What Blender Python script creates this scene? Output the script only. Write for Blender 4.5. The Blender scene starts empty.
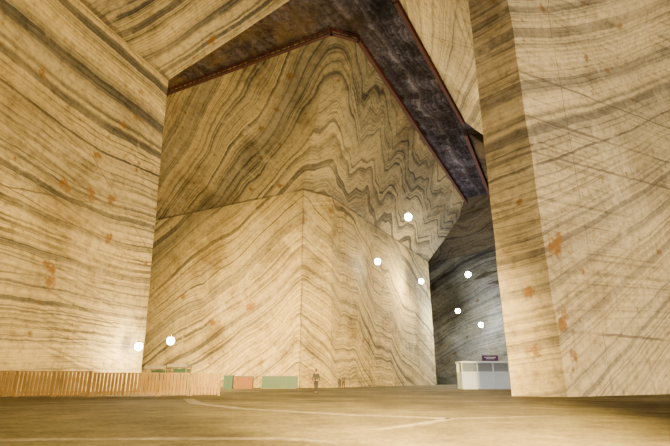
import bpy, bmesh, math, random
from mathutils import Vector, Matrix, noise as mnoise
random.seed(7)
scene = bpy.context.scene
COL = scene.collection

# ------------------------------------------------------------------ helpers
def link(o, parent=None):
    COL.objects.link(o)
    if parent: o.parent = parent
    return o
def top(o, label, category, group=None):
    o["label"] = label; o["category"] = category
    if group: o["group"] = group
def obj_from_bm(bm, name, mat=None, parent=None, smooth=False):
    me = bpy.data.meshes.new(name)
    bmesh.ops.recalc_face_normals(bm, faces=bm.faces)
    bm.to_mesh(me); bm.free()
    if mat: me.materials.append(mat)
    if smooth:
        for p in me.polygons: p.use_smooth = True
    o = bpy.data.objects.new(name, me)
    return link(o, parent)
def box(bm, c, s, rotz=0.0):
    m = Matrix.Translation(c) @ Matrix.Rotation(rotz, 4, 'Z') @ Matrix.Diagonal((s[0], s[1], s[2], 1))
    bmesh.ops.create_cube(bm, size=1.0, matrix=m)
def cyl(bm, p0, p1, r0, r1=None, seg=12):
    r1 = r0 if r1 is None else r1
    p0 = Vector(p0); p1 = Vector(p1); d = p1 - p0
    q = d.to_track_quat('Z', 'Y').to_matrix().to_4x4()
    m = Matrix.Translation((p0 + p1) / 2) @ q
    bmesh.ops.create_cone(bm, cap_ends=True, segments=seg, radius1=r0, radius2=r1, depth=d.length, matrix=m)
def empty(name, loc=(0, 0, 0), rotz=0):
    e = bpy.data.objects.new(name, None); e.empty_display_size = 0.3
    e.location = loc; e.rotation_euler = (0, 0, rotz)
    return link(e)

# ------------------------------------------------------------------ materials
class NT:
    def __init__(s, name):
        s.mat = bpy.data.materials.new(name); s.mat.use_nodes = True
        s.t = s.mat.node_tree; s.t.nodes.clear()
        s.out = s.t.nodes.new('ShaderNodeOutputMaterial')
        s.b = s.t.nodes.new('ShaderNodeBsdfPrincipled')
        s.t.links.new(s.b.outputs[0], s.out.inputs[0])
    def put(s, sock, v):
        if isinstance(v, bpy.types.NodeSocket): s.t.links.new(v, sock)
        else: sock.default_value = v
    def math(s, op, a, b=0.0, c=0.0):
        n = s.t.nodes.new('ShaderNodeMath'); n.operation = op
        s.put(n.inputs[0], a); s.put(n.inputs[1], b); s.put(n.inputs[2], c)
        return n.outputs[0]
    def vmath(s, op, a, b):
        n = s.t.nodes.new('ShaderNodeVectorMath'); n.operation = op
        s.put(n.inputs[0], a); s.put(n.inputs[1], b)
        return n.outputs['Value'] if op in ('DOT_PRODUCT', 'DISTANCE') else n.outputs[0]
    def pos(s):
        return s.t.nodes.new('ShaderNodeNewGeometry').outputs['Position']
    def noise(s, vec, scale, detail=2, rough=0.5, dim='3D', w=None):
        n = s.t.nodes.new('ShaderNodeTexNoise'); n.noise_dimensions = dim
        if dim != '1D': s.put(n.inputs['Vector'], vec)
        if w is not None: s.put(n.inputs['W'], w)
        n.inputs['Scale'].default_value = scale; n.inputs['Detail'].default_value = detail
        n.inputs['Roughness'].default_value = rough
        return n.outputs[0]
    def ramp(s, fac, stops, interp='LINEAR'):
        n = s.t.nodes.new('ShaderNodeValToRGB'); n.color_ramp.interpolation = interp
        e = n.color_ramp.elements
        while len(e) < len(stops): e.new(0.5)
        for i, (p, c) in enumerate(stops):
            e[i].position = p; e[i].color = (c[0], c[1], c[2], 1) if not isinstance(c, (int, float)) else (c, c, c, 1)
        s.put(n.inputs[0], fac)
        return n.outputs[0]
    def mix(s, fac, a, b, mode='MIX'):
        n = s.t.nodes.new('ShaderNodeMix'); n.data_type = 'RGBA'; n.blend_type = mode
        s.put(n.inputs[0], fac)
        for i, v in ((6, a), (7, b)):
            if isinstance(v, tuple): v = (v[0], v[1], v[2], 1)
            s.put(n.inputs[i], v)
        return n.outputs[2]
    def mapr(s, v, a, b, c=0.0, d=1.0):
        n = s.t.nodes.new('ShaderNodeMapRange'); s.put(n.inputs[0], v)
        for i, x in enumerate((a, b, c, d)): n.inputs[i + 1].default_value = x
        return n.outputs[0]
    def bump(s, h, strength=0.3, dist=0.1):
        n = s.t.nodes.new('ShaderNodeBump'); n.inputs['Strength'].default_value = strength
        n.inputs['Distance'].default_value = dist
        s.put(n.inputs['Height'], h); s.t.links.new(n.outputs[0], s.b.inputs['Normal'])

def salt(name, terms, warp=3.0, wscale=0.04, warp2=0.8, tint=(1, 1, 1), dark=1.0, spots=(), freq=1.0, cuts=(), stain=0.5,
         orr=(0, 0, 0), folds=(), contrast=1.0, tool=((.6, .3, 1), .35), soft=3.0, soil=.8):
    """layered rock salt: s = sum(k*(P-C).d) folded and warped, banded with 1-D noise"""
    m = NT(name); P = m.pos()
    s = 0.0
    for (d, c0, k, clampit) in terms:
        v = m.vmath('DOT_PRODUCT', m.vmath('SUBTRACT', P, c0), d)
        if clampit: v = m.math('SMOOTH_MAX', v, 0.0, soft)
        s = m.math('ADD', m.math('MULTIPLY', v, k), s)
    off = m.vmath('ADD', P, orr)
    w1 = m.math('MULTIPLY', m.math('SUBTRACT', m.noise(off, wscale, 1.0, 0.4), 0.5), warp * 4)
    w2 = m.math('MULTIPLY', m.math('SUBTRACT', m.noise(off, 0.16, 1.5, 0.5), 0.5), warp2 * 3)
    s = m.math('ADD', m.math('ADD', s, w1), w2)
    for (d, period, amp, c, r) in folds:
        # chevron (zig-zag) folding of the strata across direction d around c
        g = m.mapr(m.vmath('DISTANCE', P, c), r * .5, r, 1, 0)
        u = m.math('ADD', m.math('DIVIDE', m.vmath('DOT_PRODUCT', P, d), period), m.math('MULTIPLY', m.noise(off, 0.07, 1.5, 0.5), 1.6))
        zz = m.math('SMOOTH_MAX', m.math('PINGPONG', u, 1.0), 0.06, 0.08)
        s = m.math('ADD', s, m.math('MULTIPLY', m.math('MULTIPLY', zz, amp), g))
    w3 = m.math('MULTIPLY', m.math('SUBTRACT', m.noise(off, 0.9, 3, 0.55), 0.5), 0.24)
    s = m.math('ADD', s, w3)
    n1 = m.noise(None, 0.75 * freq, 6, 0.80, '1D', s)
    n2 = m.noise(None, 4.2 * freq, 4, 0.75, '1D', s)
    n0 = m.noise(None, 0.13, 2, 0.5, '1D', s)
    band = m.ramp(n1, [(0.36, (0.13, 0.135, 0.145)), (0.43, (0.26, 0.255, 0.24)), (0.465, (0.60, 0.54, 0.38)), (0.56, (0.78, 0.69, 0.47)), (0.70, (0.86, 0.79, 0.61))])
    fine = m.ramp(n2, [(0.38, (.17, .19, .23)), (0.44, (.58, .59, .62)), (0.48, 1.0), (0.7, 1.04)])
    vis = m.mapr(m.noise(off, 0.07, 3, 0.55), 0.32, 0.55, 0.4 * contrast, 1.0 * contrast)
    col = m.mix(vis, (0.73, 0.63, 0.42), band)
    col = m.mix(m.mapr(m.noise(off, 0.11, 3, 0.6), 0.38, 0.62, 0.15 * contrast, 0.85 * contrast), col, fine, 'MULTIPLY')
    zone = m.ramp(n0, [(0.38, (0.56, 0.58, 0.65)), (0.5, (0.95, 0.94, 0.90)), (0.62, (1.08, 1.03, 0.90))])
    col = m.mix(0.9 * contrast, col, zone, 'MULTIPLY')
    td, tk = tool
    tl = m.vmath('DOT_PRODUCT', P, td)
    tn = m.noise(None, 2.2, 4, 0.8, '1D', m.math('ADD', tl, m.math('MULTIPLY', m.noise(off, 0.25, 2), .3)))
    tg = m.mapr(m.noise(off, 0.09, 3, 0.6), 0.42, 0.6, 0, tk)
    col = m.mix(tg, col, m.ramp(tn, [(0.38, 0.35), (0.5, 0.95), (0.65, 1.1)]), 'MULTIPLY')
    cl = m.ramp(m.noise(off, 0.12, 6, 0.65), [(0.34, (0.46, 0.42, 0.36)), (0.50, (1, 1, 1))])
    col = m.mix(soil, col, cl, 'MULTIPLY')
    pa = m.mapr(m.noise(off, 0.17, 7, 0.72), 0.56, 0.66, 0, 0.45)
    col = m.mix(pa, col, (0.84, 0.77, 0.60))
    gr = m.ramp(m.noise(off, 1.6, 7, 0.8), [(0.34, 0.50), (0.50, 1.0), (0.66, 1.18)])
    col = m.mix(0.85, col, gr, 'MULTIPLY')
    for (d, c0, t) in cuts:
        v = m.math('ABSOLUTE', m.math('ADD', m.vmath('DOT_PRODUCT', m.vmath('SUBTRACT', P, c0), d), m.math('MULTIPLY', m.math('SUBTRACT', m.noise(off, .8, 3), .5), .25)))
        ln = m.math('MULTIPLY', m.math('LESS_THAN', v, t), m.mapr(m.noise(off, 0.15, 3), 0.35, 0.55, 0.15, 0.7))
        col = m.mix(ln, col, (0.14, 0.12, 0.10))
    blot = 0.0
    for (sc_, k_, lo, hi) in ((0.38, stain, .34, .54), (0.85, stain * .45, .34, .52)):
        vo = m.t.nodes.new('ShaderNodeTexVoronoi'); vo.inputs['Scale'].default_value = sc_
        m.put(vo.inputs['Vector'], off)
        edge = m.math('ADD', vo.outputs['Distance'], m.math('MULTIPLY', m.noise(off, 1.8, 5, 0.75), 0.8))
        sepc = m.t.nodes.new('ShaderNodeSeparateColor'); m.put(sepc.inputs[0], vo.outputs['Color'])
        pick = m.math('GREATER_THAN', sepc.outputs[0], 1 - k_ * 0.8)
        size = m.mapr(sepc.outputs[1], 0, 1, lo, hi)
        b_ = m.math('MULTIPLY', m.math('MULTIPLY', m.mapr(m.math('SUBTRACT', edge, size), 0.0, 0.12, 1, 0), pick), 0.75)
        blot = m.math('MAXIMUM', blot, b_)
    for (cx, cy, cz, r) in spots:
        dd = m.vmath('DISTANCE', P, (cx, cy, cz))
        dd = m.math('ADD', dd, m.math('MULTIPLY', m.math('SUBTRACT', m.noise(off, 0.9, 6, 0.72), 0.5), r * 3.6))
        blot = m.math('MAXIMUM', blot, m.mapr(dd, r * 0.6, r, 0.8, 0))
    col = m.mix(blot, col, (0.26, 0.125, 0.02))
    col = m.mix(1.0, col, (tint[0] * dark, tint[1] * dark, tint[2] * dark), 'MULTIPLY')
    m.put(m.b.inputs['Base Color'], col)
    m.b.inputs['Roughness'].default_value = 0.9
    m.b.inputs['Specular IOR Level'].default_value = 0.15
    h = m.math('ADD', m.noise(off, 1.5, 6, 0.65), m.math('MULTIPLY', n1, 0.2))
    m.bump(h, 0.35, 0.22)
    return m.mat

def plain(name, col, rough=0.6, var=0.15, metal=0.0, scale=6.0, emis=None, es=0.0):
    m = NT(name)
    tc = m.t.nodes.new('ShaderNodeTexCoord').outputs['Object']
    n = m.noise(tc, scale, 4, 0.6)
    c = m.ramp(n, [(0.3, tuple(x * (1 - var) for x in col)), (0.7, tuple(min(1, x * (1 + var)) for x in col))])
    m.put(m.b.inputs['Base Color'], c)
    m.b.inputs['Roughness'].default_value = rough
    m.b.inputs['Metallic'].default_value = metal
    if emis:
        m.b.inputs['Emission Color'].default_value = (*emis, 1); m.b.inputs['Emission Strength'].default_value = es
    return m.mat

Z = (0, 0, 1)
M_center = salt('salt_center', [(Z, (0, 0, 0), 1.0, False), ((-.881, .474, 0), (-5.1, 73, 0), 0.60, True), ((.5, .866, 0), (-5.1, 73, 0), 0.42, True)],
                warp=1.2, wscale=0.05, warp2=0.35, freq=1.0, stain=0.4, tint=(0.94, 0.88, 0.66), contrast=.92,
                folds=[((.62, .40, 0), 5.0, 2.6, (9, 86, 14), 36), ((.62, .40, 0), 1.7, .5, (9, 86, 16), 30), ((-.5, .25, 0), 8, 1.6, (-18, 80, 10), 16)], tool=((-.45, .2, 1.0), .5),
                cuts=[(Z, (0, 0, 19), .04), ((.5, .866, 0), (7, 88, 0), .07), ((.881, -.474, 0), (-5.1, 73, 0), .08)],
                spots=[(-13.5, 77, 12, 1.0), (-4.5, 72.8, 25, 0.6), (-20, 81, 10, .6)])
# overhanging faces: strata nested about the ridge, parallel to the roof edge on the right flank
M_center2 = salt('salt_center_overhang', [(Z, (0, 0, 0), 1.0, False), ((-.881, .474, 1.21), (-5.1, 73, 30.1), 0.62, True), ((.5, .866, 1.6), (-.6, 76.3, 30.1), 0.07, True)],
                warp=.45, wscale=0.06, warp2=0.30, freq=1.3, stain=0.35, tint=(0.53, 0.515, 0.45), contrast=1.0, soft=1.0, orr=(3, 8, 40),  # darker tint paints in the dimmer light on the overhang
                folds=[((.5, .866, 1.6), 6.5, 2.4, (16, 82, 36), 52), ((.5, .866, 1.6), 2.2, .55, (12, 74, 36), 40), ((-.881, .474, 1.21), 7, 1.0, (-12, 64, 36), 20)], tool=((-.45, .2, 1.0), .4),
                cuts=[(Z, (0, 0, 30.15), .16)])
M_left = salt('salt_left', [(Z, (0, 0, 0), 1.0, False), ((-.303, -.953, 0), (-18, 47, 0), 0.0, False)],
              warp=.9, wscale=0.04, warp2=0.2, freq=.7, stain=0.9, orr=(11, 3, 7), contrast=.95, tint=(1.0, .94, .75), tool=((-.1, .3, 1), .6), soil=.65,
              cuts=[(Z, (0, 0, 33.0), .10), ((0, -.2, 1), (-18, 47, 17), .07), ((0, .38, 1), (-18, 47, 26), .07), ((0, -.1, 1), (-18, 47, 9.5), .05), ((0, .8, 1), (-18, 38, 20), .06), ((0, .15, 1), (-18, 38, 13), .05)])
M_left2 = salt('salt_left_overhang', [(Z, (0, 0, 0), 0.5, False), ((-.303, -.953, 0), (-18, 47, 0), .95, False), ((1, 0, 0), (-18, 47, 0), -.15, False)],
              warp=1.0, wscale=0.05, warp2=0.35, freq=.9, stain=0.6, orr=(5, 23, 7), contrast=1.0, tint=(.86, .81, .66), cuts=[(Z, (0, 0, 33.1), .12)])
M_right = salt('salt_right', [(Z, (0, 0, -9), 1.0, False), ((.84, .54, 0), (14.9, 33.2, 0), -0.50, False)],
               warp=.6, wscale=0.04, warp2=0.2, freq=.6, stain=0.6, tint=(1.04, 1.03, .97), orr=(31, 13, 5), contrast=.66, tool=((-.06, -.03, 1), .6), soil=.5,
               cuts=[(Z, (0, 0, 4.2), .11), ((-.1, 0, 1), (15, 33, 17.4), .12), ((-.1, 0, 1), (15, 33, 20.5), .12), ((-.12, 0, 1), (15, 33, 24.5), .10), ((.84, .54, 0), (19.5, 36.2, 0), .05)],
               spots=[(15.9, 33.8, 10.2, 1.0), (15.2, 33.6, 4.6, .6)])
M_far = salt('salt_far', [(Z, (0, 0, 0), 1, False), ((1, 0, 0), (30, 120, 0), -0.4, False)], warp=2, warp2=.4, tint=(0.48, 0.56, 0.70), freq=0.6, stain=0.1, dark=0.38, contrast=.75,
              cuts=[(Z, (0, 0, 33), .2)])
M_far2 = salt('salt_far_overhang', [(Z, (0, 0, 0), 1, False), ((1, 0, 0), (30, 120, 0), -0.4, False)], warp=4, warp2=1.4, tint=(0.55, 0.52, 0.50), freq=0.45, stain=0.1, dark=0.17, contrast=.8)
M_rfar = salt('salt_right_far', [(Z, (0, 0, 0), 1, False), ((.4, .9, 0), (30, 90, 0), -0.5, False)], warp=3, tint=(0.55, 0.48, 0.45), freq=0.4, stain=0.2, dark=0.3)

H0 = 42.4
def ceil_mat():
    m = NT('salt_ceiling'); P = m.pos()
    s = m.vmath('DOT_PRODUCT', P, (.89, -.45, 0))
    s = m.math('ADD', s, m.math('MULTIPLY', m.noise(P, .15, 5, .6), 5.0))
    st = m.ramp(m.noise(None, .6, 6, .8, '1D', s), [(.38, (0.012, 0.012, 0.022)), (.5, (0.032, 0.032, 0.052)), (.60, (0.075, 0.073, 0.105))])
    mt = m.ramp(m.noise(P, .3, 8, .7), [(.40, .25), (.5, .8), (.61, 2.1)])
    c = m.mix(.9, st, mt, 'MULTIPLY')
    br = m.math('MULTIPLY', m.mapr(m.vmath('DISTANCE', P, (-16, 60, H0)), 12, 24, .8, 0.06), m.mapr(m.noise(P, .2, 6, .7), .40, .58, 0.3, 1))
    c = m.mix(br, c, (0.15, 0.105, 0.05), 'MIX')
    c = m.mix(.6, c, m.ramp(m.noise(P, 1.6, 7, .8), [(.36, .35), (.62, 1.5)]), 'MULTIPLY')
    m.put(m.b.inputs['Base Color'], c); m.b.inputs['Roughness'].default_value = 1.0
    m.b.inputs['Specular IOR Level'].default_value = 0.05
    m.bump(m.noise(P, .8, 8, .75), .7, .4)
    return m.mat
M_ceil = ceil_mat()

def floor_mat():
    m = NT('salt_floor'); P = m.pos()
    a = m.noise(P, 0.16, 7, 0.62)
    b = m.noise(P, 0.7, 7, 0.7)
    c = m.ramp(a, [(0.35, (0.105, 0.094, 0.050)), (0.5, (0.17, 0.15, 0.082)), (0.64, (0.26, 0.23, 0.13))])
    d = m.ramp(b, [(0.36, 0.65), (0.5, 0.97), (0.62, 1.25)])
    c = m.mix(0.9, c, d, 'MULTIPLY')
    f = m.ramp(m.noise(P, 7, 8, 0.85), [(0.37, 0.42), (0.60, 1.32)])
    c = m.mix(0.9, c, f, 'MULTIPLY')
    m.put(m.b.inputs['Base Color'], c); m.b.inputs['Roughness'].default_value = 0.8
    m.b.inputs['Specular IOR Level'].default_value = 0.12
    m.bump(m.noise(P, 4, 8, 0.75), 0.6, 0.07)
    return m.mat
M_floor = floor_mat()

# ------------------------------------------------------------------ rock masses
def loft(name, rings, mat, cuts=26, rough=0.05, mat2=None):
    bm = bmesh.new(); R = []
    for z, pts in rings: R.append([bm.verts.new((x, y, z)) for x, y in pts])
    n = len(R[0])
    for lev, (a, b) in enumerate(zip(R[:-1], R[1:])):
        for i in range(n):
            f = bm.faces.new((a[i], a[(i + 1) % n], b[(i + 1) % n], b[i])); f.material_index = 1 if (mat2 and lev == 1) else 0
    bm.faces.new(R[0][::-1]); bm.faces.new(R[-1])
    bmesh.ops.subdivide_edges(bm, edges=bm.edges[:], cuts=cuts, use_grid_fill=True)
    z0 = rings[0][0]; z1 = rings[-1][0]
    for v in bm.verts:
        if z0 + .2 < v.co.z < z1 - .2:
            q = v.co * 0.35
            v.co += Vector((mnoise.noise(q), mnoise.noise(q + Vector((9, 2, 4))), mnoise.noise(q + Vector((1, 19, 4))) * 0.5)) * rough * 2
    o = obj_from_bm(bm, name, mat)
    if mat2: o.data.materials.append(mat2)
    o["kind"] = "structure"
    return o
H = 42.4
loft('wall_center', [
    (0, [(-58, 101.4), (-5.1, 73), (-.6, 76.3), (24.3, 122.8), (10, 150), (-58, 150)]),
    (30.1, [(-58, 101.4), (-5.1, 73), (-.6, 76.3), (24.0, 122.8), (10, 150), (-58, 150)]),
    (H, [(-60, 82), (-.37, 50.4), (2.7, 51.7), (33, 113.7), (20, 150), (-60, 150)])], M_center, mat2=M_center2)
loft('wall_left', [
    (0, [(-17.8, 47.1), (-36, -10), (-60, -10), (-50, 52)]),
    (33, [(-18.7, 47.1), (-36.9, -10), (-60, -10), (-50, 52)]),
    (H, [(-5.2, 45.3), (-22.7, -10), (-60, -10), (-50, 52)])], M_left, mat2=M_left2)
loft('wall_right', [
    (0, [(12.1, 35.4), (14.9, 33.2), (60, 62.6), (60, 72), (29.8, 70.1)]),
    (33.2, [(11.9, 35.4), (14.5, 33.2), (60, 62.6), (60, 72), (29.8, 70.1)]),
    (H, [(4.2, 39.4), (8, 28), (60, 50), (60, 74), (22, 73)])], M_right, rough=.04)
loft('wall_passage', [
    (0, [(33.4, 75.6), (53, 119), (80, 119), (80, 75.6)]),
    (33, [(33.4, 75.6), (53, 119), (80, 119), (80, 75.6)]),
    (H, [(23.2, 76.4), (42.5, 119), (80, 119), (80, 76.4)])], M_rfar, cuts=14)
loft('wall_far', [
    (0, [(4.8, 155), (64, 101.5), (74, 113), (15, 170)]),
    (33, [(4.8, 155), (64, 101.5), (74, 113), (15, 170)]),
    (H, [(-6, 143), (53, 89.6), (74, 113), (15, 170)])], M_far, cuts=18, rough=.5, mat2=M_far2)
bm = bmesh.new(); box(bm, (5, 70, -0.25), (150, 210, 0.5)); f = obj_from_bm(bm, 'floor', M_floor); f["kind"] = "structure"
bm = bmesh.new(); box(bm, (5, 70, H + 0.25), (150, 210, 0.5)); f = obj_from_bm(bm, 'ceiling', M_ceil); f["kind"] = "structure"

# ------------------------------------------------------------------ gallery along the roof edge
M_red = plain('red_brown_timber', (0.12, 0.022, 0.012), 0.8, 0.6)
M_red2 = plain('dark_timber', (0.05, 0.012, 0.008), 0.8, 0.4)
def gallery(pts, label, side=1, sc=1.0):
    root = empty('gallery', (pts[0][0], pts[0][1], H - .85 * sc))
    base = Vector((pts[0][0], pts[0][1], 0))
    deck = bmesh.new(); rail = bmesh.new(); bal = bmesh.new()
    for a, b in zip(pts[:-1], pts[1:]):
        a = Vector((a[0], a[1], 0)) - base; b = Vector((b[0], b[1], 0)) - base
        d = b - a; L = d.length; ang = math.atan2(d.y, d.x); mid = (a + b) / 2
        box(deck, (mid.x, mid.y, 0.0), (L + .3, 0.6 * sc, 0.14), ang)
        nrm = Vector((d.y, -d.x, 0)).normalized() * side
        for zz in (0.4, 0.78):
            p = mid + nrm * 0.27 * sc; box(rail, (p.x, p.y, zz * sc), (L + .3, 0.06, 0.10), ang)
        k = max(2, int(L / .9))
        for i in range(k + 1):
            p = a + d * (i / k) + nrm * 0.27 * sc; box(bal, (p.x, p.y, 0.4 * sc), (0.16, 0.08, 0.78 * sc), ang)
    obj_from_bm(deck, 'deck', M_red2, root); obj_from_bm(rail, 'railing', M_red, root)
    o = obj_from_bm(bal, 'baluster', M_red, root); o["kind"] = "stuff"
    top(root, label, "walkway gallery")
gallery([(-42, 72.5), (-.45, 50.1), (2.9, 51.4), (33.2, 113.4)], "red-brown timber gallery hanging along the roof edge of the salt pillar", 1, .85)
gallery([(21.5, 72.8), (6.8, 44.9), (3.6, 38.4)], "dark red timber gallery beside the narrow cavern ceiling", -1, .7)
gallery([(37.6, 109.5), (22.7, 76.2)], "short dark red timber gallery over the side passage", -1, 1.0)

# ------------------------------------------------------------------ lamps
M_glow = plain('lamp_glass_lit', (1, 0.95, 0.85), 0.3, 0.0, emis=(1.0, 0.96, 0.92), es=60)
M_metal = plain('lamp_metal', (0.12, 0.12, 0.12), 0.4, 0.2, 0.8)
M_cable = plain('cable_rubber', (0.04, 0.035, 0.02), 0.9, 0.1)
def light(name, loc, power, color, radius=0.5, typ='POINT', **kw):
    l = bpy.data.lights.new(name, typ); l.energy = power; l.color = color
    if typ != 'AREA': l.shadow_soft_size = radius
    for k, v in kw.items(): setattr(l, k, v)
    o = bpy.data.objects.new(name, l); o.location = loc; return link(o)
def globe_mesh(r):
    bm = bmesh.new(); bmesh.ops.create_uvsphere(bm, u_segments=24, v_segments=16, radius=r,
        matrix=Matrix.Diagonal((1, 1, 1.05, 1))); return bm
lamps = [ # x, y, z, globe radius, hang height, watts, colour, offset of light
    (9.5, 60, 21.2, .48, H, 12000, (1, .76, .38), (0, -1.2, -.3)),
    (7.5, 84, 21, .56, H, 0, None, None),
    (18.4, 103, 21.2, .56, H, 9000, (1, .76, .38), (0, -1.2, -.3)),
    (26.6, 96, 21.2, .56, H, 6500, (1, .90, .78), (0, -1.2, -.3)),
    (30, 120, 17.2, .60, H, 9500, (.96, .95, .95), (0, -1.2, -.3)),
    (35.2, 119.5, 13.8, .60, H, 10500, (.96, .95, .95), (0, -1.2, -.3)),
    (-17.2, 44, 3.85, .34, 34.4, 2800, (1, .74, .32), (1.0, -.6, -.1)),
    (-19.7, 60, 5.55, .46, H, 18000, (1, .70, .27), (0, .9, .5))]
for (x, y, z, r, hh, pw, cl, of) in lamps:
    root = empty('pendant_lamp', (x, y, z))
    obj_from_bm(globe_mesh(r), 'globe', M_glow, root, True)
    bm = bmesh.new(); cyl(bm, (0, 0, r * .85), (0, 0, r * 1.3), r * .6, r * .2, 20); cyl(bm, (0, 0, r * 1.25), (0, 0, r * 1.6), .06, .06)
    obj_from_bm(bm, 'lamp_cap', M_metal, root)
    bm = bmesh.new(); cyl(bm, (0, 0, r * 1.5), (0, 0, hh - z), 0.006, 0.006, 6); obj_from_bm(bm, 'cable', M_cable, root)
    top(root, "lit white globe lamp hanging low near the wooden fence" if x < 0 else "lit white globe lamp hanging on a long cable", "hanging lamp", "globe lamps hanging in the cavern")
    if pw: light('glow', (x + of[0], y + of[1], z + of[2]), pw, cl, 0.3)

# ------------------------------------------------------------------ fence
def wood(name, col):
    m = NT(name); tc = m.t.nodes.new('ShaderNodeTexCoord').outputs['Object']
    n = m.noise(m.vmath('MULTIPLY', tc, (9, 9, 1.2)), 1.0, 5, 0.65)
    cell = m.t.nodes.new('ShaderNodeTexWhiteNoise'); m.put(cell.inputs[0], m.vmath('FLOOR', m.vmath('MULTIPLY', tc, (4.2, 0, 0)), (0, 0, 0)))
    c = m.ramp(n, [(0.3, tuple(x * .65 for x in col)), (0.7, tuple(min(1, x * 1.2) for x in col))])
    c = m.mix(0.5, c, m.ramp(cell.outputs[0], [(0, .55), (1, 1.3)]), 'MULTIPLY')
    m.put(m.b.inputs['Base Color'], c); m.b.inputs['Roughness'].default_value = .8
    m.b.inputs['Specular IOR Level'].default_value = 0.15
    return m.mat
M_wood = wood('golden_pine', (0.27, 0.175, 0.066))
M_wood2 = wood('pale_pine', (0.29, 0.20, 0.085))
def fence_panel(x0, y0, x1, y1, h, label, mat):
    d = Vector((x1 - x0, y1 - y0)); L = d.length - .07; ang = math.atan2(d.y, d.x)
    root = empty('fence_panel', (x0, y0, 0), ang)
    bm = bmesh.new(); n = int(L / 0.22)
    for i in range(n):
        xx = (i + .5) * L / n
        box(bm, (xx, -0.03, h / 2 + .02), (.175, 0.025, h - .1), 0)
    obj_from_bm(bm, 'slats', mat, root)
    for zz in (0.3, h - .02):
        bm = bmesh.new(); box(bm, (L / 2, 0.0 if zz > 1 else .02, zz), (L, 0.09 if zz > 1 else .05, 0.07)); obj_from_bm(bm, 'rail', M_wood2, root)
    for xx in (0.05, L - .05):
        bm = bmesh.new(); box(bm, (xx, 0.07, h / 2 - .03), (0.09, 0.06, h - .06)); obj_from_bm(bm, 'post', M_wood2, root)
    top(root, label, "fence", "wooden slat fence panels")
A = Vector((-22.5, 32.6)); B = Vector((-15.9, 33.6)); C = Vector((-8.0, 36.2))
for i in range(3):
    p = A.lerp(B, i / 3); q = A.lerp(B, (i + 1) / 3)
    fence_panel(p.x, p.y, q.x, q.y, 1.58, "slatted golden-brown wooden fence panel at the cavern wall", M_wood)
for i in range(4):
    p = B.lerp(C, i / 4); q = B.lerp(C, (i + 1) / 4)
    fence_panel(p.x, p.y + .05, q.x, q.y + .05, 1.50, "slatted golden-brown wooden fence panel on the open floor", M_wood)

# ------------------------------------------------------------------ stalls, cabinet, partition
M_roof = plain('stall_roof', (0.30, 0.27, 0.20), .7, .2)
M_teal = plain('teal_paint', (0.035, 0.095, 0.066), .5, .15)
M_tealt = plain('pale_trim_paint', (0.12, 0.15, 0.09), .5, .1)
M_orange = plain('orange_paint', (0.20, 0.085, 0.010), .6, .2)
M_white = plain('white_panel', (0.68, 0.82, 1.0), .4, .03)
M_glass = plain('booth_glass', (0.22, 0.28, 0.36), .15, .1)
M_purple = plain('purple_sign', (0.08, 0.012, 0.14), .5, .1)
def stall(x, y, w, h, label):
    root = empty('market_stall', (x, y, 0))
    for sx in (-1, 1):
        for sy in (-.9, .9):
            bm = bmesh.new(); box(bm, (sx * (w / 2 - .08), sy, (h - .15) / 2), (.1, .1, h - .15)); obj_from_bm(bm, 'post', M_wood2, root)
    bm = bmesh.new(); box(bm, (0, -.9, .5), (w - .26, .06, 1.0)); box(bm, (0, -.85, 1.03), (w - .26, .5, .06)); obj_from_bm(bm, 'counter', M_wood, root)
    bm = bmesh.new(); box(bm, (0, .9, h / 2 - .1), (w - .26, .05, h - .3)); obj_from_bm(bm, 'back_panel', M_teal, root)
    bm = bmesh.new(); box(bm, (0, 0, h), (w, 2.2, .3)); box(bm, (0, 0, h + .17), (w - .2, 2.0, .06)); obj_from_bm(bm, 'roof', M_roof, root)
    top(root, label, "stall")
stall(-19.4, 56, 2.3, 2.35, "small wooden stall with pale flat roof behind the fence")
stall(-16.9, 55.4, 2.1, 2.5, "narrower wooden stall with pale flat roof")
def cabinet(x, y, w, h, mat, label):
    root = empty('storage_cabinet', (x, y, 0))
    bm = bmesh.new(); box(bm, (0, 0, h / 2), (w, .8, h - .1)); obj_from_bm(bm, 'body', mat, root)
    bm = bmesh.new(); box(bm, (0, 0, h), (w + .08, .9, .1)); obj_from_bm(bm, 'cabinet_top', M_tealt, root)
    for sx in (-1, 1):
        bm = bmesh.new(); box(bm, (sx * w / 4, -.42, h / 2), (w / 2 - .08, .05, h - .3)); d = obj_from_bm(bm, 'door', mat, root)
        bm = bmesh.new(); box(bm, (sx * .1, -.46, h / 2), (.03, .04, .2)); obj_from_bm(bm, 'handle', M_metal, d)
    top(root, label, "cabinet")
cabinet(-11.0, 62, 2.2, 1.5, M_orange, "orange wooden cabinet beside the teal partition")
cabinet(-12.95, 62.5, 1.1, 1.6, M_teal, "small green cabinet next to the orange one")
def partition(x, y, w, h, label, n=3):
    root = empty('low_partition', (x, y, 0), 0.0)
    for i in range(n):
        bm = bmesh.new(); box(bm, (-w / 2 + (i + .5) * w / n, 0, h / 2), (w / n - .06, .06, h - .16)); obj_from_bm(bm, 'panel', M_teal, root)
    bm = bmesh.new(); box(bm, (0, 0, h - .04), (w + .08, .12, .08)); box(bm, (0, 0, .05), (w, .1, .1))
    for i in range(n + 1): box(bm, (-w / 2 + i * w / n, 0, h / 2), (.05, .1, h - .1))
    obj_from_bm(bm, 'frame', M_tealt, root)
    top(root, label, "partition")
partition(-7.3, 68, 4.7, 1.6, "low teal-green panelled partition in a pale frame")

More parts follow.
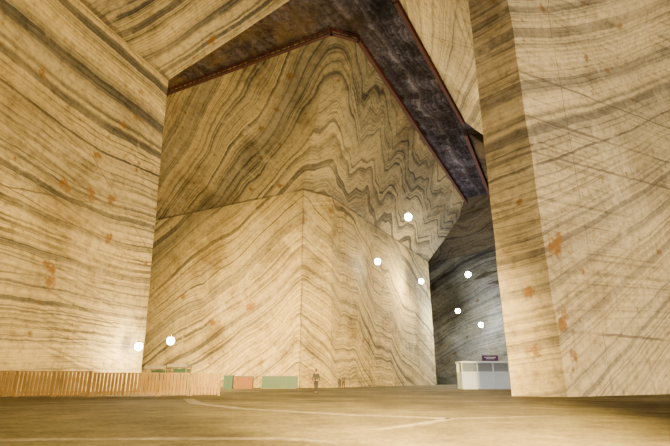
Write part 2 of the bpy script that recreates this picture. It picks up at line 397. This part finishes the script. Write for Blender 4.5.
# booth
root = empty('ticket_booth', (18.5, 64, 0)); root.scale = (.95, .95, .95)
W = 6.1
bm = bmesh.new(); box(bm, (0, 0, 3.35), (W + .2, 3.0, .22)); obj_from_bm(bm, 'roof', M_white, root)
bm = bmesh.new(); box(bm, (0, 1.35, 1.65), (W, .1, 3.2)); box(bm, (-W / 2 + .05, 0, 1.05), (.1, 2.7, 2.1)); box(bm, (W / 2 - .05, 0, 1.05), (.1, 2.7, 2.1)); obj_from_bm(bm, 'back_wall', M_white, root)
n = 3
for i in range(n):
    cx = -W / 2 + (i + .5) * W / n
    bm = bmesh.new(); box(bm, (cx, -1.35, 1.03), (W / n - .12, .08, 2.0)); obj_from_bm(bm, 'base_panel', M_white, root)
    bm = bmesh.new(); box(bm, (cx, -1.34, 2.68), (W / n - .16, .03, 1.05)); obj_from_bm(bm, 'window_pane', M_glass, root)
bm = bmesh.new()
for i in range(n + 1): box(bm, (-W / 2 + i * W / n, -1.36, 1.62), (.12, .14, 3.24))
box(bm, (0, -1.38, 2.1), (W, .2, .12)); box(bm, (0, -1.36, .05), (W, .14, .1))
obj_from_bm(bm, 'frame', M_white, root)
bm = bmesh.new(); box(bm, (.8, -1.2, 3.85), (2.1, .12, .7)); s = obj_from_bm(bm, 'sign', M_purple, root)
bm = bmesh.new(); box(bm, (.8, -1.27, 3.95), (1.5, .02, .08)); box(bm, (.8, -1.27, 3.77), (1.1, .02, .06)); obj_from_bm(bm, 'lettering', M_white, s)
top(root, "white glazed booth with a small purple sign on its roof", "booth")

# ------------------------------------------------------------------ floor lines
def line_mat():
    m = NT('worn_white_paint'); P = m.pos()
    c = m.ramp(m.noise(P, 1.6, 8, .9), [(.42, (.12, .105, .06)), (.5, (.23, .205, .13)), (.60, (.38, .35, .25))])
    m.put(m.b.inputs['Base Color'], c); m.b.inputs['Roughness'].default_value = .8
    return m.mat
M_line = line_mat()
def floor_line(pts, w, label):
    bm = bmesh.new(); P = [Vector((x, y, 0)) for x, y in pts]; L = []; R = []
    for i, p in enumerate(P):
        t = (P[min(i + 1, len(P) - 1)] - P[max(i - 1, 0)]).normalized(); n_ = Vector((-t.y, t.x, 0)) * w / 2
        L.append(bm.verts.new(p + n_ + Vector((0, 0, .004)))); R.append(bm.verts.new(p - n_ + Vector((0, 0, .004))))
    for i in range(len(P) - 1): bm.faces.new((L[i], R[i], R[i + 1], L[i + 1]))
    o = obj_from_bm(bm, 'floor_line', M_line); top(o, label, "floor marking", "worn lines painted on the floor")
floor_line([(-9, 8.7), (-7, 9.2), (-5, 9.5), (-1, 9.6), (.1, 9.0)], .4, "faded pale line painted across the floor")
floor_line([(-8.5, 30), (-6.4, 24), (-3.5, 19.5), (.5, 16.0), (3.2, 14.5)], .6, "faded pale line crossing the floor diagonally")
floor_line([(.8, 11.2), (2.0, 12.6), (3.2, 14.5), (6.5, 15.5)], .35, "short faded pale line branching over the floor")

# ------------------------------------------------------------------ people
M_skin = plain('skin', (0.30, 0.18, 0.13), .6, .05)
M_cloth = plain('dark_grey_jacket', (0.025, 0.025, 0.03), .9, .2)
M_cloth2 = plain('grey_coat', (0.10, 0.09, 0.08), .9, .2)
M_tr = plain('dark_trousers', (0.02, 0.02, 0.022), .9, .2)
M_hair = plain('dark_hair', (0.02, 0.015, 0.01), .8, .1)
def skin_obj(name, verts, edges, radii, mat, parent, sub=1):
    me = bpy.data.meshes.new(name); me.from_pydata(verts, edges, []); o = bpy.data.objects.new(name, me); link(o, None)
    md = o.modifiers.new('s', 'SKIN'); md.use_smooth_shade = True
    for i, r in enumerate(radii):
        d = me.skin_vertices[0].data[i]; rr = r if isinstance(r, tuple) else (r, r); d.radius = rr
        d.use_root = (i == 0)
    sb = o.modifiers.new('u', 'SUBSURF'); sb.levels = sub; sb.render_levels = sub
    dg = bpy.context.evaluated_depsgraph_get(); m2 = bpy.data.meshes.new_from_object(o.evaluated_get(dg))
    o.modifiers.clear(); o.data = m2; m2.materials.clear(); m2.materials.append(mat)
    for p in m2.polygons: p.use_smooth = True
    if parent: o.parent = parent
    return o
def person(x, y, rot, label, jacket, scale=1.0, stride=.12):
    root = empty('person', (x, y, 0), rot); root.scale = (scale,) * 3
    V = []; E = []; R = []
    def add(p, r, par=None):
        V.append(p); R.append(r)
        if par is not None: E.append((par, len(V) - 1))
        return len(V) - 1
    pel = add((0, 0, .95), (.15, .105)); wa = add((0, 0, 1.1), (.135, .095), pel); ch = add((0, 0, 1.3), (.16, .105), wa)
    sh = add((0, 0, 1.42), (.12, .08), ch); nk = add((0, 0, 1.5), .052, sh); hd0 = add((0, -.01, 1.56), .06, nk)
    for sx in (-1, 1):
        h = add((sx * .095, 0, .88), .085, pel); k = add((sx * .1, -sx * stride * .5 - .02, .49), .056, h)
        a = add((sx * .1, -sx * stride + .02, .09), .04, k); add((sx * .12, -sx * stride - .14, .045), (.04, .035), a)
        s_ = add((sx * .18, 0, 1.41), .055, sh); e = add((sx * .25, .02, 1.13), .042, s_)
        w_ = add((sx * .26, -.04 + sx * .05, .88), .026, e); p_ = add((sx * .262, -.05 + sx * .05, .82), (.02, .035), w_)
        for j, (dy, ln) in enumerate([(-.03, .065), (-.01, .08), (.01, .075), (.03, .058)]):
            f1 = add((sx * .262, -.05 + sx * .05 + dy, .785), .009, p_); add((sx * .255, -.055 + sx * .05 + dy, .785 - ln), .008, f1)
        t = add((sx * .25, -.09 + sx * .05, .82), .011, p_); add((sx * .245, -.105 + sx * .05, .78), .009, t)
    body = skin_obj('body', V, E, R, M_skin, root, 1)
    bm = bmesh.new(); bm.from_mesh(body.data)
    bmesh.ops.create_uvsphere(bm, u_segments=20, v_segments=14, radius=1, matrix=Matrix.Translation((0, -.01, 1.635)) @ Matrix.Diagonal((.076, .095, .118, 1)))
    bmesh.ops.create_cone(bm, cap_ends=True, segments=8, radius1=.016, radius2=.006, depth=.04, matrix=Matrix.Translation((0, -.108, 1.625)) @ Matrix.Rotation(math.radians(20), 4, 'X'))
    for sx in (-1, 1):
        bmesh.ops.create_uvsphere(bm, u_segments=8, v_segments=6, radius=1, matrix=Matrix.Translation((sx * .078, 0, 1.63)) @ Matrix.Diagonal((.01, .02, .03, 1)))
        bmesh.ops.create_uvsphere(bm, u_segments=8, v_segments=6, radius=.011, matrix=Matrix.Translation((sx * .03, -.096, 1.645)))
    bmesh.ops.create_cube(bm, size=1, matrix=Matrix.Translation((0, -.097, 1.585)) @ Matrix.Diagonal((.045, .01, .01, 1)))
    bm.to_mesh(body.data); bm.free()
    for p in body.data.polygons: p.use_smooth = True
    bm = bmesh.new(); bmesh.ops.create_uvsphere(bm, u_segments=20, v_segments=14, radius=1, matrix=Matrix.Translation((0, .008, 1.655)) @ Matrix.Diagonal((.085, .1, .112, 1)))
    bmesh.ops.delete(bm, geom=[v for v in bm.verts if v.co.y < -.04 and v.co.z < 1.70 or v.co.z < 1.58], context='VERTS')
    obj_from_bm(bm, 'hair', M_hair, root, True)
    V = []; E = []; R = []
    def add(p, r, par=None):
        V.append(p); R.append(r)
        if par is not None: E.append((par, len(V) - 1))
        return len(V) - 1
    pel = add((0, 0, .86), (.18, .13)); wa = add((0, 0, 1.08), (.155, .115), pel); ch = add((0, 0, 1.3), (.18, .125), wa); sh = add((0, 0, 1.42), (.13, .09), ch); add((0, 0, 1.47), .07, sh)
    for sx in (-1, 1):
        s_ = add((sx * .185, 0, 1.4), .07, sh); e = add((sx * .25, .02, 1.13), .056, s_); add((sx * .26, -.035 + sx * .05, .9), .043, e)
    skin_obj('jacket', V, E, R, jacket, root, 2)
    V.clear(); E.clear(); R.clear()
    pel = add((0, 0, .93), (.165, .12))
    for sx in (-1, 1):
        h = add((sx * .095, 0, .84), .1, pel); k = add((sx * .1, -sx * stride * .5 - .02, .49), .07, h); add((sx * .1, -sx * stride + .02, .11), .055, k)
    skin_obj('trousers', V, E, R, M_tr, root, 2)
    for sx in (-1, 1):
        bm = bmesh.new(); bmesh.ops.create_uvsphere(bm, u_segments=12, v_segments=8, radius=1, matrix=Matrix.Translation((sx * .11, -sx * stride - .06, .055)) @ Matrix.Diagonal((.052, .14, .055, 1)))
        obj_from_bm(bm, 'shoe', M_hair, root, True)
    top(root, label, "person")
person(-1.55, 42, math.radians(160), "person standing on the cavern floor in dark jacket and trousers", M_cloth, 1.08)
person(1.1, 68, math.radians(30), "person in grey coat standing near the pillar base", M_cloth2, 1.0)

# ------------------------------------------------------------------ lighting
warm = (1.0, 0.66, 0.23)
def spot(name, loc, tgt, power, color, ang, blend=.8, r=.6):
    o = light(name, loc, power, color, r, 'SPOT', spot_size=math.radians(ang), spot_blend=blend)
    o.rotation_euler = (Vector(tgt) - Vector(loc)).to_track_quat('-Z', 'Y').to_euler(); return o
spot('fill_spot', (10, -8, 5), (-25, 32, 9), 135000, (1.0, .665, .24), 74, .8)  # this and the next three: unseen fills added behind the camera
spot('fill_spot', (40, -4, 7), (27, 43, 14), 125000, (1.0, .74, .42), 80, .7)
spot('fill_spot', (4, -6, 4), (-2, 73, 1), 820000, warm, 42, 1.0)
spot('fill_spot', (4, -6, 3), (-6, 60, 0), 45000, warm, 70, 1.0)
spot('fill_spot', (-31, 57, 4), (-15, 77, 5), 46000, warm, 100)  # added fill hidden behind the left wall, brightens the central left face
spot('fill_spot', (16.5, 50, .25), (18.3, 63, 2.4), 2200, (.70, .82, 1.0), 50, .8, .08)  # added cool fill near the floor that whitens the booth front
w = bpy.data.worlds.new('w'); scene.world = w; w.use_nodes = True
w.node_tree.nodes['Background'].inputs[0].default_value = (1.0, 0.84, 0.60, 1); w.node_tree.nodes['Background'].inputs[1].default_value = 0.18

# ------------------------------------------------------------------ camera
cam = bpy.data.cameras.new('camera'); cam.sensor_width = 36; cam.lens = 36 * 488 / 670; cam.clip_end = 1000
co = bpy.data.objects.new('camera', cam); link(co)
co.location = (0, 0, 1.0); co.rotation_euler = (math.radians(90 + 17.9), 0, 0)
scene.camera = co
